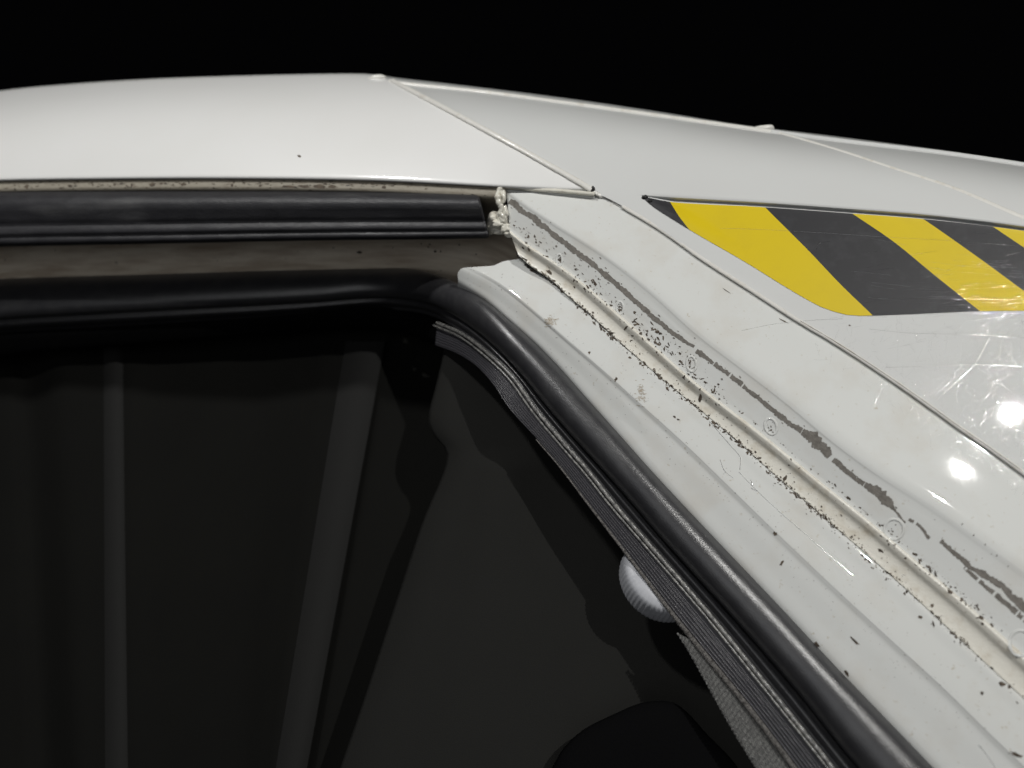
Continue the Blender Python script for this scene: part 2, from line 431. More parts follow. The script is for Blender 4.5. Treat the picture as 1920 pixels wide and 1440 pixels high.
# channel (cream): ridge, hollow, edge
crails = [
 [(x, y, 4.6) for x, y in mid(CR2, RDG, .93)],
 [(x, y, 5.8) for x, y in mid(CR2, RDG, .965)],
 [(x, y, 6.0) for x, y in mid(RDG, DRT, .0)],
 [(x, y, 5.2) for x, y in mid(RDG, DRT, .14)],
 [(x, y, 3.2) for x, y in mid(RDG, DRT, .36)],
 [(x, y, 2.3) for x, y in mid(RDG, DRT, .58)],
 [(x, y, 1.8) for x, y in mid(RDG, DRT, .85)],
 [(x, y, 1.7) for x, y in mid(RDG, DRT, 1.0)],
 [(x, y, -.5) for x, y in mid(RDG, DRT, 1.06)],
]
chan = Grid().add(loft(crails, 150, 5)).obj('channel', M['cream'], pil)
# inner flange: from the channel, over crease 1, down behind the seal
def fl_rail(A, B, q, h, start):
    m_ = mid(A, B, q); n = len(m_)
    out = []
    for i, (x, y) in enumerate(m_):
        t = i/(n-1); e = math.exp(-t/.05)
        out.append((x+(start[0]-m_[0][0])*max(0, 1-t/.07)**1.6, y+(start[1]-m_[0][1])*max(0, 1-t/.07)**1.6, h-7*e))
    return out
BR1 = BR[1:]
frails = [
 fl_rail(DRT, CR1, -.02, -3.0, (974, 484)),
 fl_rail(DRT, CR1, .01, 1.2, (971, 486)),
 fl_rail(DRT, CR1, .10, 1.6, (962, 487)),
 fl_rail(DRT, CR1, .35, 1.3, (944, 490)),
 fl_rail(DRT, CR1, .60, 1.3, (924, 498)),
 fl_rail(DRT, CR1, .85, 1.25, (896, 500)),
 fl_rail(DRT, CR1, .95, 1.15, (884, 501)),
 fl_rail(DRT, CR1, 1.0, .7, (878, 501)),
 fl_rail(CR1, BR1, .09, -.2, (870, 502)),
 fl_rail(CR1, BR1, .22, -1.0, (864, 504)),
 fl_rail(CR1, BR1, .6, -3.5, (858, 514)),
 fl_rail(CR1, BR1, .95, -6.0, (859, 527)),
 fl_rail(CR1, BR1, 1.15, -11.0, (858, 536)),
]
flg = Grid().add(loft(frails, 150, 6)).obj('inner_flange', M['pillar'], pil)

# ------------------------------------------------------------------ pillar top ridge, seams
def surf_tree(objs):
    v = []; f = []
    for o in objs:
        b = len(v); v += [x.co.copy() for x in o.data.vertices]; f += [tuple(i+b for i in p.vertices) for p in o.data.polygons]
    return BVHTree.FromPolygons(v, f)
CAMP = Vector((0, 0, CAMZ))
TREE = surf_tree([roof, front, pil, chan, flg])
def hit(px, py, off=.12, tree=None):
    d = W(((px-960)/F, (720-py)/F, 1.0))-CAMP; d.normalize()
    loc, nor, i, dist = (tree or TREE).ray_cast(CAMP, d)
    if loc is None: return None
    if nor.dot(d) > 0: nor = -nor
    return loc+nor*off*.001
def seam_bead(name, pts, rad, m, parent, lumps=.25, n=160, flat=.6, off=0):
    c = catmull(pts, n); q = [hit(*p[:2], off=off) for p in c]; q = [a for a in q if a is not None]
    for _ in range(12): q = [q[0]]+[(q[i-1]+q[i]*2+q[i+1])/4 for i in range(1, len(q)-1)]+[q[-1]]
    def r(t):
        k = noise.noise(Vector((t*37, len(pts), rad*9)))*lumps+1+noise.noise(Vector((t*140, 3, rad)))*lumps*.7
        return (rad*.001*k, rad*.001*flat*k)
    return tube(q, r, 10).obj(name, m, parent)
seam_bead('seam_sealant', SEAM[1:6], 1.7, M['sealant_white'], roof, .12, off=.6)
seam_bead('seam_sealant', [(1105, 355), (1125, 366), (1167, 387)], 1.1, M['sealant_white'], van, .5)
def seam_tube(name, pts, h, rad, m, lumps):
    q = [P(x, y, h) for x, y in catmull(pts, 260)]
    return tube(q, lambda t: (rad*.001*(1+lumps*noise.noise(Vector((t*37, rad*9, h)))+lumps*.6*noise.noise(Vector((t*150, 1, h)))), rad*.0007), 10).obj(name, m, van)
seam_tube('seam_sealant', [(x, y+1) for x, y in SEAM[6:18]], 11.8, 1.0, M['sealant_white'], .12)
seam_tube('seam_gap', [(x+.5, y-.5) for x, y in SEAM[10:18]], 12.5, .12, M['dirt'], .5)
seam_bead('roof_edge_bead', [(730, 152), (750, 156), (900, 172), (1067, 194), (1240, 218), (1445, 247)], 1.5, M['sealant_white'], front, .1)
seam_bead('roof_edge_bead', [(1440, 246), (1560, 262), (1793, 290), (1920, 309), (2100, 337), (2390, 386)], 1.5, M['film'], front, .03)
seam_bead('seam_sealant', [(1448, 246), (1556, 277), (1675, 316), (1793, 355), (1905, 402), (2000, 440)], 1.3, M['sealant_white'], front, .1, flat=.25, off=-.1)
def blob(name, px, py, rx, ry, rz, m, parent, lump=.15, seed=0, off=0, rot=0):
    c = hit(px, py, off) or P(px, py, off)
    bm = bmesh.new(); bmesh.ops.create_icosphere(bm, subdivisions=3, radius=1)
    X = Vector((1, 0, 0)); Z = NW; Yv = Z.cross(X).normalized(); X = Yv.cross(Z)
    cr, sr = math.cos(rot), math.sin(rot); X, Yv = X*cr+Yv*sr, Yv*cr-X*sr
    for v in bm.verts:
        k = 1+lump*noise.noise(v.co*2.3+Vector((seed, 0, 0)))*2
        v.co = c+(X*v.co.x*rx+Yv*v.co.y*ry+Z*v.co.z*rz)*.001*k
    me = bpy.data.meshes.new(name); bm.to_mesh(me); bm.free(); me.polygons.foreach_set('use_smooth', [True]*len(me.polygons)); me.materials.append(m)
    o = bpy.data.objects.new(name, me); COL.objects.link(o); o.parent = parent; return o
blob('roof_rivet', 706, 146, 6.0, 2.0, 2, M['sealant_white'], roof, .1, 1)
blob('roof_rivet', 1431, 241, 6.2, 1.8, 2, M['sealant_white'], front, .1, 2)

# pillar top ridge along the roof lip
ra = [(938, 350), (948, 350), (1000, 354), (1060, 358), (1115, 363)]
q = [P(x, y+1, 13.2) for x, y in catmull(ra, 40)]
tube(q, lambda t: (.0011*(1+.15*noise.noise(Vector((t*20, 0, 0)))), .0011), 10).obj('top_ridge', M['sealant'], pil)
# closing wall of the pillar top and left end
g = Grid()
g.add([[P(x, y+dy, h) for x, y in catmull(ra, 30)] for dy, h in ((-4, 4), (-1, 11), (3, 12.0), (8, 11.6), (11, 10.8))])
g.obj('pillar_top_edge', M['pillar'], pil)

# ------------------------------------------------------------------ gutter underside, header rail
xs = [-420, -200, 0, 200, 400, 600, 800, 900, 945]
def yl(x): return seam_low(x)
_lo = catmull(LOW, 300)
def seam_low(x):
    for a, b in zip(_lo, _lo[1:]):
        if a[0] <= x <= b[0]: return a[1]+(b[1]-a[1])*(x-a[0])/(b[0]-a[0])
    return _lo[-1][1]
g = Grid()
rows = []
for dy, h in ((2.2, 15.6), (5, 14.4), (9, 14.0), (14, 13.8), (20, 13.2), (25, 10), (40, -6), (60, -12)):
    rows.append([P(x, seam_low(x)+dy, h) for x in [-420+i*(948+420)/70 for i in range(71)]])
gut = g.add(rows).obj('gutter_underside', M['gutter'], van)

HB = [(-420, 545), (-200, 532), (0, 520), (300, 510), (500, 503), (700, 499), (800, 500), (900, 520), (960, 560)]
HT = [(-420, 470), (-200, 462), (0, 455), (300, 452), (500, 448), (700, 446), (820, 446), (930, 452), (985, 476)]
hd = between([(x, y-30, -20) for x, y in HT], [(x, y+30, -52) for x, y in HB],
             [(0, 0), (.2, -1), (.32, -3.5), (.45, -2.5), (.52, -1.5), (.6, -1), (.7, -.3), (.85, -2), (1, -6)], 90)
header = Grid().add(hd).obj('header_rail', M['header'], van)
# end wall at the corner between header and pillar (inner web, run far back to stop light leaks)
g = Grid()
g.add([[P(x, y, k+(-95-k)*q) for q in (0, .15, .4, .7, 1)] for k, (x, y) in zip((11, 10, 7, 4, 1, -2, -6, -9), ((936, 346), (934, 372), (936, 395), (938, 420), (950, 438), (962, 452), (968, 466), (969, 482)))])
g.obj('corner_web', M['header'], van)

g = Grid(); g.add([[P(860, 380, -56), P(1110, 400, -56)], [P(870, 450, -56), P(1160, 500, -56)], [P(895, 522, -57), P(1230, 640, -57)], [P(866, 572, -64), P(1025, 772, -50)]])
g.obj('light_leak_plate', M['header'], van)  # added sheet hidden behind the corner, blocks light leaking onto the lining

# ------------------------------------------------------------------ upper door seal
UT = [(-420, 362, 8), (-200, 359, 8), (0, 357, 8), (300, 356.5, 8), (600, 357, 8), (800, 359, 8), (893, 362, 8)]
UB = [(-420, 478, -4), (-200, 470, -4), (0, 463, -4), (300, 457, -4), (600, 451, -4), (800, 449, -4), (914, 447, -4)]
prof = [(0, -6), (0, 0), (.02, 4), (.06, 7.5), (.12, 10), (.2, 11.6), (.28, 12), (.38, 11.2), (.50, 9.6), (.58, 9), (.62, 7.6), (.66, 8.6), (.74, 9.6), (.80, 9), (.83, 7.4), (.86, 8.4), (.93, 8.6), (.98, 6), (1, 2), (1, -8)]
def jit(u, s): return .35*noise.noise(Vector((u*30, s*6, 0)))+.15*noise.noise(Vector((u*120, s*20, 4)))
ur = between(UT, UB, prof, 160, jit)
# rounded cut end
for r, (s, dh) in zip(ur, prof):
    e = r[-1]
for i, (s, dh) in enumerate(prof):
    pass
g = Grid(); g.add(ur)
ring = [r[-1] for r in ur]
b = len(g.v); inner = []
c0 = sum(ring, Vector())/len(ring)
for k, (f, back) in enumerate(((1, 0), (.93, -.0004), (.7, -.0006), (0.02, -.0006))):
    for p in ring: g.v.append(c0+(p-c0)*f+Vector((.0012 if k else 0, 0, 0))); g.uv.append((0, 0))
n = len(ring)
for k in range(3):
    for i in range(n-1): g.f.append((b+k*n+i, b+(k+1)*n+i, b+(k+1)*n+i+1, b+k*n+i+1))
g.obj('upper_door_seal', M['rubber_dusty'], van)

# ------------------------------------------------------------------ inner bulb seal, running up the pillar and round the corner
BRf = [(-420, 545), (-200, 530), (0, 517), (300, 508), (500, 502), (650, 499), (740, 501), (800, 509), (857, 531), (910, 561), (957, 601), (1008, 646), (1053, 692), (1100, 745), (1160, 812), (1225, 885), (1332, 999), (1453, 1126), (1574, 1255), (1690, 1375), (1800, 1490), (1980, 1680)]
BLf = [(-420, 640), (-200, 618), (0, 600), (300, 583), (500, 573), (600, 567), (690, 560), (750, 560), (800, 569), (840, 585), (885, 614), (930, 652), (975, 700), (1023, 760), (1073, 818), (1118, 868), (1180, 938), (1243, 1012), (1372, 1155), (1493, 1295), (1586, 1412), (1700, 1545), (1860, 1730)]
def wob(u, s): return .12*noise.noise(Vector((u*22, s*2, 7)))
pb = []
for k in range(25):
    a = PI*k/24
    pb.append((.5-.5*math.cos(a)*1.0, 10.5*math.sin(a)**.85))
pb = [(0.0, -8)]+pb+[(1.0, -8)]
def hx(x, y, deep, near, x0=700, x1=960):
    t = min(1, max(0, (x-x0)/(x1-x0))); t = t*t*(3-2*t); return deep+(near-deep)*t
bs = between([(x, y, hx(x, y, -52, -10)) for x, y in BRf], [(x, y, hx(x, y, -54, -13)) for x, y in BLf], pb, 260, wob)
bulb = Grid().add(bs).obj('inner_bulb_seal', M['rubber'], van)
# thin lip line between flange and bulb (grey edge seen along the outside)
LIP = [(x+1, y-1, hx(x, y, -52, -10)) for x, y in BRf[9:]]
q = [P(*p) for p in catmull(LIP, 160)]
tube(q, .0009, 8).obj('seal_lip', M['trim'], bulb)
# second fold of the seal, between bulb and ribbed trim
GLf = [(-420, 668), (-200, 646), (0, 628), (300, 610), (500, 597), (620, 586), (700, 580), (780, 584), (822, 596), (868, 622), (918, 662), (962, 705), (1005, 765), (1055, 825), (1105, 883), (1150, 940), (1226, 1028), (1335, 1155), (1440, 1285), (1548, 1420), (1640, 1540), (1790, 1730)]
fs = between([(x, y, hx(x, y, -54, -13.5)) for x, y in BLf], [(x, y, hx(x, y, -70, -14.2)) for x, y in GLf], [(-.15, -6), (0, -2.5), (.12, -2.2), (.25, .6), (.4, 1.8), (.55, 1.2), (.7, -1.8), (.85, -2.6), (1, -1), (1.1, -4)], 220, wob)
Grid().add(fs).obj('seal_fold', M['rubber'], bulb)

# ------------------------------------------------------------------ ribbed edge trim with beaded edge
TLf = [(-420, 742), (-200, 700), (0, 668), (300, 644), (500, 628), (640, 617), (740, 620), (800, 640), (857, 662), (893, 685), (923, 717), (957, 767), (1007, 822), (1052, 874), (1100, 937), (1171, 1029), (1251, 1134), (1308, 1206), (1404, 1323), (1493, 1440), (1580, 1556), (1720, 1740)]
ribs = []
nr = 9
for k in range(nr*6+1):
    s = k/(nr*6); 
    ribs.append((s, .45*math.sin(s*nr*2*PI)+1.6*math.sin(s*PI)*.6))
ribs = [(-.03, -5)]+ribs+[(1.03, -6)]
GT1 = [(820, 603), (868, 624)]+[p for p in GLf if p[0] > 900]; TT1 = [(816, 646), (857, 662)]+[p for p in TLf if p[0] > 880]
ts = between([(x, y, hx(x, y, -70, -15)) for x, y in GT1], [(x, y, hx(x, y, -74, -14)) for x, y in TT1], ribs, 240, lambda u, s: .2*noise.noise(Vector((u*60, s*4, 2))))
us = between([(x, y, -66) for x, y in GLf if x < 840], [(x, y, -78) for x, y in TLf if x < 860], [(-.1, -2), (0, 0), (.3, .8), (.7, .6), (1, 0), (1.02, -6)], 90)
Grid().add(us).obj('shaded_seal_flap', M['seat'], bulb)  # near-black colour puts the shade of the top run into this strip
trim = Grid().add(ts).obj('ribbed_edge_trim', M['trim'], van)
# beads: row of tiny raised stitches along the outer edge, one bead ridge plus a finer second one
BE = catmull([(x-1, y+2, hx(x, y, -70, -14.2)+1.6) for x, y in GT1], 1500)
q = [P(*p) for p in BE]
L = [0]
for a, b_ in zip(q, q[1:]): L.append(L[-1]+(b_-a).length)
tot = L[-1]
tube(q, lambda t: .00085*(1+.28*abs(math.sin(t*tot/.0052*PI))**.6), 8).obj('bead_edge', M['bead'], trim)
BE2 = catmull([(x-1-6, y+2+5, hx(x, y, -70, -14.2)+1.5) for x, y in GT1], 900)
q2 = [P(*p) for p in BE2]
tube(q2, lambda t: .0005*(1+.15*abs(math.sin(t*tot/.0052*PI))), 8).obj('bead_edge', M['bead'], trim)
# fuzzy pile along the inner edge
FZ = [(x-2, y+2, -14.5) for x, y in TLf[12:]]
q = [P(*p) for p in catmull(FZ, 700)]
g = tube(q, lambda t: .0009*(.3+1.0*min(1, t*2.2))*(1+.25*noise.noise(Vector((t*300, 0, 0)))), 8)
fz = g.obj('pile_edge', M['pile'], trim)
g = Grid()
for i in range(9000):
    k = random.random()**.8; p = q[int(k*(len(q)-1))]; r = .0010*(.3+1.0*min(1, k*2.2))
    d = Vector((random.gauss(0, 1), random.gauss(0, 1)-.6, random.gauss(0, 1))).normalized()
    e = p+d*r*random.uniform(1.1, 1.6); s_ = d.cross(Vector((random.random(), random.random(), 1))).normalized()*.00006
    b = len(g.v); a0 = p+d*r*.7+Vector((random.uniform(-1, 1), 0, random.uniform(-1, 1)))*.0003
    g.v += [a0-s_, a0+s_, e]; g.uv += [(0, 0)]*3; g.f.append((b, b+1, b+2))
g.obj('pile_fibres', M['pile'], trim, kind='stuff')

# ------------------------------------------------------------------ sealant lumps at the corner
q = [P(x, y, h) for x, y, h in catmull([(940, 351, 14), (934, 362, 14), (935, 378, 12.5), (941, 392, 10), (938, 404, 8), (948, 414, 6)], 40)]
tube(q, lambda t: .0016*(1+.5*noise.noise(Vector((t*9, 1, 0)))+.2*noise.noise(Vector((t*40, 1, 0)))), 12).obj('corner_sealant', M['sealant'], pil)
for i, (x, y, h, rx, ry, rz) in enumerate([(943, 366, 12, 1.6, 3.4, 2), (930, 408, 4, 3.6, 2.4, 3), (940, 420, 4, 4, 2.2, 3), (952, 428, 3, 3.2, 2.4, 2.6), (924, 418, 1, 2.6, 3.4, 3), (944, 408, 7, 1.7, 3, 2.2), (956, 436, 2, 2.4, 2, 2), (938, 432, 1, 4.2, 1.5, 2), (920, 428, -1, 2.0, 3.0, 3), (966, 441, 1, 1.8, 1.4, 1.6), (974, 449, 0, 1.5, 1.2, 1.4), (982, 456, -.5, 1.3, 1.1, 1.2), (948, 398, 9, 1.1, 2.6, 1.4)]):
    c = P(x, y, h)
    bm = bmesh.new(); bmesh.ops.create_icosphere(bm, subdivisions=4, radius=1)
    for v in bm.verts:
        k = 1.3+.45*noise.noise(v.co*1.5+Vector((i*3.1, 0, 0)))+.22*noise.noise(v.co*5+Vector((i, 5, 0)))
        v.co = c+(Vector((1, 0, 0))*v.co.x*rx+Vector((0, 0, 1))*v.co.z*ry+Vector((0, 1, 0))*v.co.y*rz)*.001*k
    me = bpy.data.meshes.new('sealant_lump'); bm.to_mesh(me); bm.free(); me.polygons.foreach_set('use_smooth', [True]*len(me.polygons)); me.materials.append(M['sealant'])
    o = bpy.data.objects.new('sealant_lump', me); COL.objects.link(o); o.parent = pil
blob('sealant_drop', 1111, 355, 1.3, 1.8, 1.6, M['black_plastic'], van, .05, 4)
blob('sealant_drop', 1126, 367, 1.0, 1.0, 1.0, M['sealant'], van, .2, 5)

# ------------------------------------------------------------------ hazard stripe: flat vinyl pieces laid on the recessed face
FT = surf_tree([front])
def clip_poly(edge_l, edge_r, nv=26, nu_=14):
    """sheet between two stripe boundaries (lists of px) laid on the face"""
    a = catmull(edge_l, nv); b_ = catmull(edge_r, nv)
    return a, b_
DTOP = [(1202, 368), (1255, 378.5), (1429, 388.5), (1595, 400.5), (1726, 410.5), (1835, 422), (1920, 433), (2100, 458), (2300, 490)]
DBOT = [(1202, 368), (1222, 386), (1291, 430), (1398, 492), (1489, 548), (1540, 576), (1576, 588), (1599, 592), (1635, 592), (1833, 584), (1920, 583), (2100, 584), (2300, 592)]
dt = catmull(DTOP, 500); db = catmull(DBOT, 500)
def yat(c, x):
    for a, b_ in zip(c, c[1:]):
        if a[0] <= x <= b_[0]: return a[1]+(b_[1]-a[1])*(x-a[0])/max(b_[0]-a[0], 1e-6)
    return c[-1][1]
decal = Grid()
bounds = [None,
 [(1250, 371), (1255, 378), (1272, 405), (1292, 431), (1300, 442)],
 [(1424, 380), (1431, 388), (1516, 473), (1575, 535), (1633, 591), (1640, 598)],
 [(1585, 392), (1595, 400), (1675, 455), (1754, 520), (1833, 583), (1842, 590)],
 [(1712, 402), (1726, 410), (1833, 485), (1920, 549), (1968, 583), (1975, 590)],
 [(1840, 412), (1853, 421), (1920, 466), (2000, 522), (2080, 583), (2090, 590)],
 [(1945, 430), (1960, 439), (2050, 500), (2150, 572), (2165, 586)], None]
def xat(bd, y):
    c = bd
    for a, b_ in zip(c, c[1:]):
        if a[1] <= y <= b_[1]: return a[0]+(b_[0]-a[0])*(y-a[1])/(b_[1]-a[1])
    return c[0][0] if y < c[0][1] else c[-1][0]
bd_c = [catmull(b_, 60) if b_ else None for b_ in bounds]
hz = empty('hazard_stripe', '', ''); 
for k_ in ('label', 'category'): del hz[k_]
hz.parent = van
def lens_x(y):   # left and right ends of the decal at height y
    xl = None
    xs_ = [p[0] for a, p in zip(db, db[1:]) if a[1] <= y <= p[1] and p[0] < 1620]
    xl = xs_[0] if xs_ else (1202 if y < 392 else 1600)
    return xl
for si in range(7):
    l, r = bd_c[si], bd_c[si+1] if si+1 < len(bd_c) else None
    name, m = (('yellow_band', M['yellow']) if si % 2 else ('black_band', M['black']))
    verts = []; faces = []; nx, ny = 14, 40
    # parametrise: for each fraction t along the height between top and bottom edges
    def crossing(bd, ct):
        # parameter where boundary crosses curve ct
        prev = None
        for p in bd:
            dy_ = p[1]-yat(ct, p[0])
            if dy_ >= 0: return p
        return bd[-1]
    if l is None:  # black tip
        tl = (1203, 369.5); bl = (1206, 372)
    else:
        tl = crossing(l, dt); bl = crossing(l, db)
    if r is None: tr = (2250, yat(dt, 2250)); br_ = (2300, yat(db, 2300))
    else: tr = crossing(r, dt); br_ = crossing(r, db)
    def side(bd, t, top, bot):
        y = top[1]+(bot[1]-top[1])*t
        if bd is None: return (top[0]+(bot[0]-top[0])*t, y)
        return (xat(bd, y), y)
    for j in range(ny+1):
        t = j/ny; A = side(l, t, tl, bl); B = side(r, t, tr, br_)
        for i in range(nx+1):
            f = i/nx
            ytop = yat(dt, tl[0]+(tr[0]-tl[0])*f); ybot = yat(db, bl[0]+(br_[0]-bl[0])*f)
            x = A[0]+(B[0]-A[0])*f; y = A[1]+(B[1]-A[1])*f
            y += (ytop-(tl[1]+(tr[1]-tl[1])*f))*(1-t)+(ybot-(bl[1]+(br_[1]-bl[1])*f))*t
            verts.append(hit(x, y, .22, FT))
    for j in range(ny):
        for i in range(nx):
            a = j*(nx+1)+i; faces.append((a, a+1, a+nx+2, a+nx+1))
    mesh_obj(name, verts, faces, m, hz, uvs=[(v.x, v.z) for v in verts])
blob('end_screw', 1209, 370, 1.6, 1.3, 1.2, M['black_plastic'], hz, .1, 6)
blob('end_screw', 1219, 377, 1.2, 1.0, 1.0, M['black_plastic'], hz, .1, 7)

# ------------------------------------------------------------------ spot welds: shallow pressed rings on the flange
for x, y, rx, ry, ro in ((1049, 487, 5.5, 11, 0), (1163, 577, 6.5, 12, 0), (1297, 682, 9, 14, -.1), (1446, 799, 11.5, 15, -.2), (1677, 992, 18, 19, 0), (1914, 1206, 21, 24, 0)):
    q = []
    for k in range(41):
        a = 2*PI*k/40; q.append(hit(x+rx*math.cos(a+ro), y+ry*math.sin(a), -.05))
    g = tube(q, lambda t: (.0007, .00030*(1+.6*noise.noise(Vector((t*12, x, 0))))), 8, caps=False)
    wd = g.obj('weld_spot', M['pillar'], pil)
for x, y, n_ in ((1049, 487, 12), (1163, 577, 20), (1297, 682, 14), (1446, 799, 6), (1677, 992, 3)): pass

# ------------------------------------------------------------------ wear: primer streak, chips, grime, scratches (thin pieces on the paint)
class Flakes:
    def __init__(s): s.g = Grid()
    def poly(s, px, py, rx, ry, rot=0, n=8, irr=.4, off=.10):
        pts = []
        cr, sr = math.cos(rot), math.sin(rot)
        c = hit(px, py, off)
        if c is None: return
        for k in range(n):
            a = 2*PI*k/n+random.uniform(-.2, .2); r = random.uniform(1-irr, 1+irr)
            x, y = rx*math.cos(a)*r, ry*math.sin(a)*r
            h_ = hit(px+x*cr-y*sr, py+x*sr+y*cr, off)
            if h_ is None or (h_-c).length > .012: return
            pts.append(h_)
        b = len(s.g.v); s.g.v += pts+[c]; s.g.uv += [(0, 0)]*(n+1)
        for k in range(n): s.g.f.append((b+(k+1) % n, b+k, b+n))
    def streak(s, line, width, seed, n=420, off=.10, gap=None):
        c = catmull(line, n); cols = []; acc = 0
        for i, p in enumerate(c):
            t = i/(n-1); a = c[max(i-1, 0)]; b_ = c[min(i+1, n-1)]
            dx, dy = b_[0]-a[0], b_[1]-a[1]; L_ = math.hypot(dx, dy) or 1; nx_, ny_ = -dy/L_, dx/L_
            w_ = width(t)
            acc += math.dist(p[:2], a[:2]); z_ = acc
            up = w_*(.95+.9*noise.noise(Vector((z_*.045, seed, 0)))+.5*noise.noise(Vector((z_*.17, seed, 3))))
            dn = w_*(.95+.5*noise.noise(Vector((z_*.05, seed, 9)))+.35*noise.noise(Vector((z_*.21, seed, 5))))
            if gap and gap(t, i): cols.append(None); continue
            up = max(up, .05); dn = max(dn, .05)
            col_ = [hit(p[0]+nx_*k, p[1]+ny_*k, off) for k in (-up, (dn-up)/2, dn)]
            cols.append(None if any(q_ is None for q_ in col_) else col_)
        for a, b_ in zip(cols, cols[1:]):
            if a and b_:
                b = len(s.g.v); s.g.v += a+b_; s.g.uv += [(0, 0)]*6
                s.g.f += [(b, b+3, b+4, b+1), (b+1, b+4, b+5, b+2)]
    def obj(s, name, m, parent): return s.g.obj(name, m, parent, kind='stuff')
WL = [(955, 377), (967, 386), (1000, 409), (1040, 441), (1075, 468), (1110, 494), (1150, 528), (1196, 569), (1246, 612), (1300, 652), (1387, 718), (1454, 773), (1533, 826), (1600, 893), (1642, 922), (1700, 982)]
fl = Flakes()
fl.streak(WL[:9], lambda t: 5.6-1.0*t, 1, 520, gap=None)
fl.streak([(1246, 612), (1272, 632), (1302, 650)], lambda t: 4.6-1.5*t, 2, 200)
fl.streak([(1306, 657), (1345, 686), (1387, 718), (1420, 745), (1454, 773)], lambda t: 4.2, 3, 420, gap=lambda t, i: noise.noise(Vector((i*.06, 9, 0))) > .5)
fl.streak([(1454, 773), (1490, 800), (1515, 815), (1533, 828), (1556, 856)], lambda t: 5+9*math.exp(-((t-.72)/.16)**2), 4, 300, gap=lambda t, i: noise.noise(Vector((i*.09, 2, 0))) > .5)
fl.streak([(1562, 862), (1600, 893), (1620, 908)], lambda t: 5, 5, 200)
fl.streak([(1622, 908), (1645, 922), (1672, 950), (1698, 980)], lambda t: 8*math.sin(PI*min(1, t*1.2+.12))+2, 6, 300)
fl.streak([(1704, 974), (1722, 984), (1743, 1010)], lambda t: 2.8, 7, 120, gap=lambda t, i: .2 < t < .3)
fl.streak([(1764, 1014), (1800, 1046), (1840, 1076), (1870, 1092), (1892, 1112), (1930, 1150), (1990, 1200)], lambda t: 4+5*t, 8, 420)
fl.streak([(1808, 1064), (1840, 1092), (1870, 1118), (1920, 1160), (1990, 1222)], lambda t: 3+5*t, 11, 380, gap=lambda t, i: noise.noise(Vector((i*.08, 5, 0))) > .35)
for i in range(60):
    k = random.random(); p = sample(catmull(WL, 100), k); fl.poly(p[0]+random.gauss(0, 9), p[1]+random.gauss(0, 7), random.uniform(.8, 3), random.uniform(.6, 1.6), .7, 7, .5)
fl.obj('worn_primer', M['primer'], pil)
# grime specks
gr = Flakes()
def scatter(line, n, sd, r0, r1, rot=.75, k0=0, k1=1, el=1.5, shift=0):
    c = catmull(line, 400)
    for _ in range(n):
        k = random.uniform(k0, k1); i = min(int(k*399), 398); p = c[i]; q_ = c[i+1]
        dx, dy = q_[0]-p[0], q_[1]-p[1]; L_ = math.hypot(dx, dy) or 1
        o_ = random.gauss(shift, sd); r = r0+(r1-r0)*random.random()**3
        gr.poly(p[0]-dy/L_*o_, p[1]+dx/L_*o_, r*random.uniform(1, el), r*random.uniform(.45, .9), rot+random.gauss(0, .5), 7, .5)
D1 = [p for p in DRT if p[0] < 2000]; R1 = [p for p in RDG if p[0] < 2000]
scatter(D1, 560, 3.0, .5, 3.2, k0=0, k1=.62, shift=2)
scatter(D1, 150, 6, .5, 3.0, k0=.55, k1=1, shift=2)
scatter(D1, 250, 1.1, .6, 2.4, k0=0, k1=.9, el=4)
scatter(D1, 160, 9, .5, 2.0, k0=.2, k1=.75, shift=-8)
CE = mid(R1, CR2[:12], .22)
scatter([p[:2] for p in CE], 110, 10, .6, 3.4, k0=.0, k1=.16)
scatter([p[:2] for p in CE], 170, 12, .5, 3.8, k0=.15, k1=.42)
scatter([(x+10, y-8) for x, y in R1], 150, 2.0, .6, 3.2, k0=.2, k1=.95)
scatter([(1715, 1040), (1760, 1085), (1830, 1150), (1860, 1180)], 26, 3, 1.5, 5)
scatter([(x-2, y+2) for x, y in R1], 60, 2, .5, 2.5, k0=.1, k1=1)
for x, y, n_, rx, ry in ((1049, 487, 14, 4, 9), (1163, 577, 26, 5, 10), (1297, 682, 22, 8, 12), (1446, 799, 8, 9, 12), (1677, 992, 5, 14, 15)):
    for _ in range(n_): gr.poly(x+random.uniform(-rx, rx), y+random.uniform(-ry, ry), random.uniform(.5, 2), random.uniform(.5, 1.6), 1, 6, .5)
for x, y, rx, ry, ro in ((1030, 510, 6, 3.5, .7), (1313, 745, 3, 7, .1), (1105, 661, 2, 2.5, 0), (1155, 711, 2.5, 4, .3), (1265, 782, 2, 4, -.6), (1272, 787, 3, 2, .3), (1454, 1001, 4, 4, 0), (1466, 1056, 2, 6, .6), (1604, 1203, 10, 2.6, .8), (1587, 1262, 7, 2.5, 1.1), (1652, 1033, 6, 2.6, .5), (1748, 1136, 3.5, 4, 0), (1786, 1187, 6, 4, .5), (1726, 1158, 5, 3, .2), (1750, 1170, 2, 6, -.3), (1880, 1283, 6, 4, .5), (1893, 1287, 4, 4, 0), (1841, 1300, 4, 3, .5), (1903, 1414, 12, 4, .3), (1472, 896, 3, 5, .4), (1560, 292, 2.6, 2, 0), (561, 293, 3, 2.5, 0), (1593, 610, 2, 1.2, .2), (1532, 1208, 4, 6, -.8), (675, 473, 7, 2.5, 0), (1470, 602, 9, 1, .5), (1362, 545, 10, .8, .6)):
    if (x, y) in ((1560, 292), (675, 473)): continue
    gr.poly(x, y, rx, ry, ro, 9, .4)
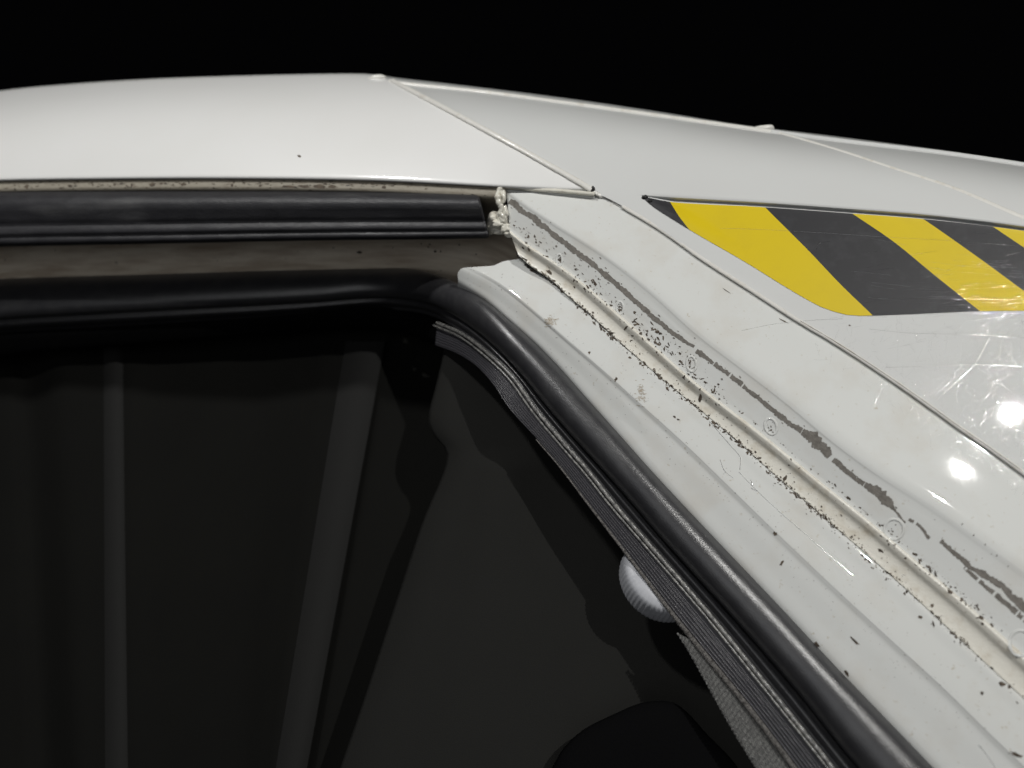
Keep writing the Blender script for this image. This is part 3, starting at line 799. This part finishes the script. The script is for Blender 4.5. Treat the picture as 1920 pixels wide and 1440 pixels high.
for _ in range(260):   # faint specks on the inner flange
    k = random.random(); p = sample(catmull([p for p in CR1 if p[0] < 1900], 100), k); gr.poly(p[0]+random.gauss(0, 24), p[1]+random.gauss(0, 24), random.uniform(.4, .9), random.uniform(.3, .8), 0, 5, .4)
for i in range(12): gr.poly(1640+random.gauss(0, 60)+200, 1040+random.gauss(0, 20), 1, .8, .7, 5)
# dotted print-like rub marks beyond the outer crease
for i in range(15): gr.poly(1797+i*7.2, 975+i*6.6+random.gauss(0, 1.2), random.uniform(.6, 1.5), 2.2, .6, 6, .3) if i % 3 == 1 else None
gr.obj('grime_specks', M['dirt'], pil)
mu = Flakes()
for cx, cy, rx, ry in ((1033, 603, 10, 9), (1201, 738, 9, 18)):
    for _ in range(46): mu.poly(cx+random.gauss(0, rx*.5), cy+random.gauss(0, ry*.5), random.uniform(1.5, 4), random.uniform(.5, 1.2), random.choice((1.2, .1, -.2)), 7, .5)
mu.obj('mud_smear', M['mud'], flg)
# dirt under the gutter
GT = surf_tree([gut, header])
gd = Grid()
def gpoly(px, py, rx, ry, tree, g_, n=8):
    c = hit(px, py, .12, tree)
    if c is None: return
    pts = [hit(px+rx*random.uniform(.5, 1.3)*math.cos(2*PI*k/n), py+ry*random.uniform(.5, 1.3)*math.sin(2*PI*k/n), .12, tree) for k in range(n)]
    if any(p is None or (p-c).length > .02 for p in pts): return
    b = len(g_.v); g_.v += pts+[c]; g_.uv += [(0, 0)]*(n+1); g_.f += [(b+(k+1) % n, b+k, b+n) for k in range(n)]
for x, y, rx, ry in ((50, 350, 5, 4), (132, 349, 4, 3), (115, 352, 4, 1.5), (215, 345, 3, 2), (247, 347, 2, 4), (286, 346, 6, 3.5), (303, 344, 4, 1.5), (345, 345, 6, 3), (435, 347, 2, 3), (488, 348, 3, 3), (540, 350, 16, 2.5), (570, 349, 14, 3), (600, 350, 12, 4), (622, 350, 8, 3), (720, 351, 5, 3), (610, 345, 5, 2)):
    gpoly(x, y, rx, ry, GT, gd)
for _ in range(170): gpoly(random.uniform(0, 860), 345+random.gauss(0, 4), random.uniform(.8, 4), random.uniform(.5, 1.2), GT, gd)
for x, y, rx, ry in ((675, 473, 7, 2.4), (803, 463, 2, 2), (816, 472, 3, 3), (826, 471, 2, 2), (861, 459, 2, 2.5), (893, 477, 2, 1.5), (806, 458, 2, 1.5), (790, 457, 2, 1.5)): gpoly(x, y, rx, ry, GT, gd)
g_o = gd.obj('gutter_grime', M['dirt'], van, kind='stuff')

# scratches: fine raised hairlines in the film, in every direction; the lamp picks out those that face it
def hair(g_, pts, r=.00004):
    q_ = [hit(x, y, .24 if False else .02) for x, y in pts]
    if any(p is None for p in q_): return
    return tube(q_, r, 4, g_, caps=False)
sc = Grid()
FTREE = surf_tree([front, pil, *[c for c in hz.children if c.type == 'MESH']])
def hair(g_, pts, r=.00004):
    q_ = [hit(x, y, .015, FTREE) for x, y in pts]
    if any(p is None for p in q_): return
    tube(q_, r, 5, g_, caps=False)
for i in range(2600):
    x = 1915+random.gauss(0, 190); y = 770+random.gauss(0, 150)
    if x < 1500 or x > 2250 or y < 590 or y < seam_y(x)-900 or y > seam_y(x)+50: continue
    a = random.uniform(0, PI); Ls = random.uniform(2, 14)*(1 if random.random() < .9 else 3); bend = random.gauss(0, .05)
    hair(sc, [(x+Ls*t*math.cos(a+bend*t), y+Ls*t*math.sin(a+bend*t)) for t in (-1, -.5, 0, .5, 1)], random.choice((.000013, .000017, .00002)))
for _ in range(170):
    x = random.uniform(1620, 2050); y = random.gauss(545, 45)
    if y > 600 or y < 430: continue
    a = random.gauss(-.03, .1); Ls = random.uniform(6, 45)
    hair(sc, [(x+Ls*t*math.cos(a), y+Ls*t*math.sin(a)) for t in (-1, 0, 1)], .00003)
for pts in ([(1620, 568), (1660, 562), (1720, 560), (1800, 561), (1920, 562)], [(1630, 617), (1700, 624), (1800, 627), (1900, 632), (2000, 640)], [(1854, 635), (1830, 680), (1795, 715), (1768, 740), (1756, 752)], [(1660, 689), (1740, 687), (1850, 684), (1960, 692)], [(1350, 428), (1420, 430), (1500, 434), (1640, 443), (1790, 452), (1920, 462)], [(1530, 470), (1535, 458), (1556, 452)], [(1390, 620), (1450, 608), (1530, 600), (1580, 598)]):
    hair(sc, [p[:2] for p in catmull(pts, 40)], .00005)
sc.obj('fine_scratches', M['scratch'], front, kind='stuff')
# smudge wrinkle in film on the inner flange (tiny glinting drips)
sf = Grid()
FTREE = surf_tree([flg, chan, pil])
for pts in ([(1330, 790), (1352, 815), (1372, 838), (1388, 858), (1387, 881)], [(1350, 862), (1358, 882), (1375, 897)], [(1408, 900), (1412, 912), (1420, 921), (1408, 915)], [(1385, 885), (1440, 940), (1520, 1010), (1600, 1080)], [(1834, 1396), (1850, 1415), (1866, 1440), (1872, 1452)]):
    hair(sf, [p[:2] for p in catmull(pts, 30)], .00014)
sf.obj('paint_runs', M['scratch'], flg, kind='stuff')

# ------------------------------------------------------------------ cabin inside
def lr(top, bot, h1, h2): return [(top[0]+(bot[0]-top[0])*t, top[1]+(bot[1]-top[1])*t, h1+(h2-h1)*t) for t in (0, .33, .66, 1, 1.3)]
cols = [(-500, -600, -115), (-150, -260, -105), (0, 40, -103), (40, 85, -107), (110, 150, -95), (185, 190, -97), (212, 218, -98), (240, 245, -97), (300, 300, -101), (470, 440, -103), (590, 490, -97), (640, 515, -94), (700, 545, -94), (745, 572, -95), (775, 590, -100), (850, 650, -105), (1200, 1000, -110), (1700, 1500, -115)]
lrails = [[(xt+(xb-xt)*t, 480+t*960, h) for t in (0, .33, .66, 1, 1.35)] for xt, xb, h in cols]
lin = Grid().add(loft(lrails, 20, 4)).obj('headliner', M['liner'], van)
for a, b_, c, d, h in ((190, 234, 192, 246, -84), (648, 722, 512, 570, -79)):
    rows = []
    for k in range(9):
        s = k/8
        rows.append([P((a+(b_-a)*s)+((c+(d-c)*s)-(a+(b_-a)*s))*t, 640+t*830, h-14.5+3.6*(1-abs(2*s-1)**2)) for t in [i/14 for i in range(16)]])
    Grid().add(rows).obj('headliner_rib', M['liner_rib'], lin)
# grey pillar lining, a folded panel with real edge thickness
PE = [(838, 600), (832, 660), (818, 720), (803, 790), (815, 818), (838, 850), (790, 985), (732, 1160), (676, 1330), (636, 1445), (590, 1590)]
pe = catmull(PE, 60) 
rows = [[P(x, y, -70) for x, y in pe], [P(x+1, y, -54) for x, y in pe], [P(x+5, y, -51) for x, y in pe]]
far = catmull([(1150, 560), (1180, 700), (1250, 850), (1350, 1000), (1500, 1200), (1700, 1600)], 60)
for k in range(1, 13):
    s = k/12
    rows.append([P(a[0]+5+(b_[0]-a[0])*s, a[1]+(b_[1]-a[1])*s, -50+8*math.sin(s*PI*.6)+(5*math.exp(-((s-.25)/.1)**2) if a[1] > 860 else 0)-30*s*s) for a, b_ in zip(pe, far)])
Grid().add(rows).obj('pillar_lining', M['trimpanel'], van)

# seat headrest
def pillow(name, outline, h0, bulge, m, parent, n=80):
    c = catmull(outline+[outline[0]], n+1)[:-1]
    cx = sum(p[0] for p in c)/n; cy = sum(p[1] for p in c)/n
    rows = []
    for s, dh in ((.25, -bulge), (.7, -bulge*.9), (.93, -bulge*.5), (1, 0), (.97, bulge*.35), (.88, bulge*.62), (.7, bulge*.85), (.4, bulge*.97), (.02, bulge)):
        rows.append([P(cx+(x-cx)*s, cy+(y-cy)*s, h0+dh) for x, y in c+[c[0]]])
    return Grid().add(rows).obj(name, m, parent)
seat = empty('vehicle_seat', 'black cloth seat headrest rising at the bottom inside the dark cabin', 'seat')
pillow('headrest', [(1035, 1440), (1055, 1405), (1090, 1371), (1151, 1339), (1211, 1316), (1262, 1317), (1290, 1337), (1324, 1375), (1375, 1428), (1420, 1500), (1430, 1600), (1300, 1680), (1100, 1650), (1030, 1560)], -36, 9, M['seat'], seat)
pillow('backrest', [(960, 1760), (1000, 1690), (1150, 1660), (1350, 1680), (1480, 1760), (1540, 2000), (1500, 2250), (960, 2250), (900, 2000)], -40, 10, M['seat'], seat)
seat.location = (0, 0, 0)

# seat belt: knurled knob, bracket and webbing
belt = empty('seat_belt', 'grey woven seat belt hanging behind the ribbed door trim from a pale knurled knob', 'seat belt')
# knob: lathe around an axis, with a serrated rim
kc = P(1248, 1076, -27)
ax = (WV((.12, .62, -.78))).normalized(); ux = ax.cross(Vector((0, 0, 1))).normalized(); uy = ax.cross(ux)
R0 = (P(1248+86, 1076, -27)-kc).length
pr = [(0.0, -.006), (.6, -.008), (.88, -.009), (.97, -.0085), (1.0, -.006), (1.0, .001), (.985, .004), (.93, .0055), (.8, .0066), (.6, .0072), (.3, .0075), (.001, .0076)]
rows = []
for r, z in pr:
    row = []
    for k in range(241):
        a = 2*PI*k/240; rr = r*R0*(1-.016*(0.5+.5*math.cos(a*60)) if r > .95 else 1)
        row.append(kc+ux*math.cos(a)*rr+uy*math.sin(a)*rr+ax*z)
    rows.append(row)
Grid().add(rows, flip=True).obj('knob', M['plastic_white'], belt)
pillow('bracket', [(1235, 1140), (1262, 1150), (1285, 1180), (1330, 1225), (1360, 1225), (1340, 1150), (1300, 1100)], -38, 4, M['black_plastic'], belt)
A = [(1270, 1187, -14.5), (1290, 1218, -14.5), (1330, 1290, -14.3), (1372, 1365, -14.2), (1418, 1440, -14.2), (1485, 1550, -14.2), (1580, 1700, -14.2)]
B = [(1350, 1226, -17), (1378, 1268, -17), (1420, 1330, -17), (1475, 1400, -17), (1540, 1475, -17), (1620, 1570, -17), (1730, 1700, -17)]
ws = between(A, B, [(0, -1.4), (0, 0), (.04, .5), (.1, .1), (.5, .3), (.9, .1), (1, 0), (1, -1.4)], 80)
Grid().add(ws).obj('webbing', M['webbing'], belt)
q = [P(x, y, h+.6) for x, y, h in catmull(A, 500)]
g = tube(q, lambda t: .00038*(1+.5*math.sin(t*420)), 6)
g.obj('selvedge', M['webbing'], belt)
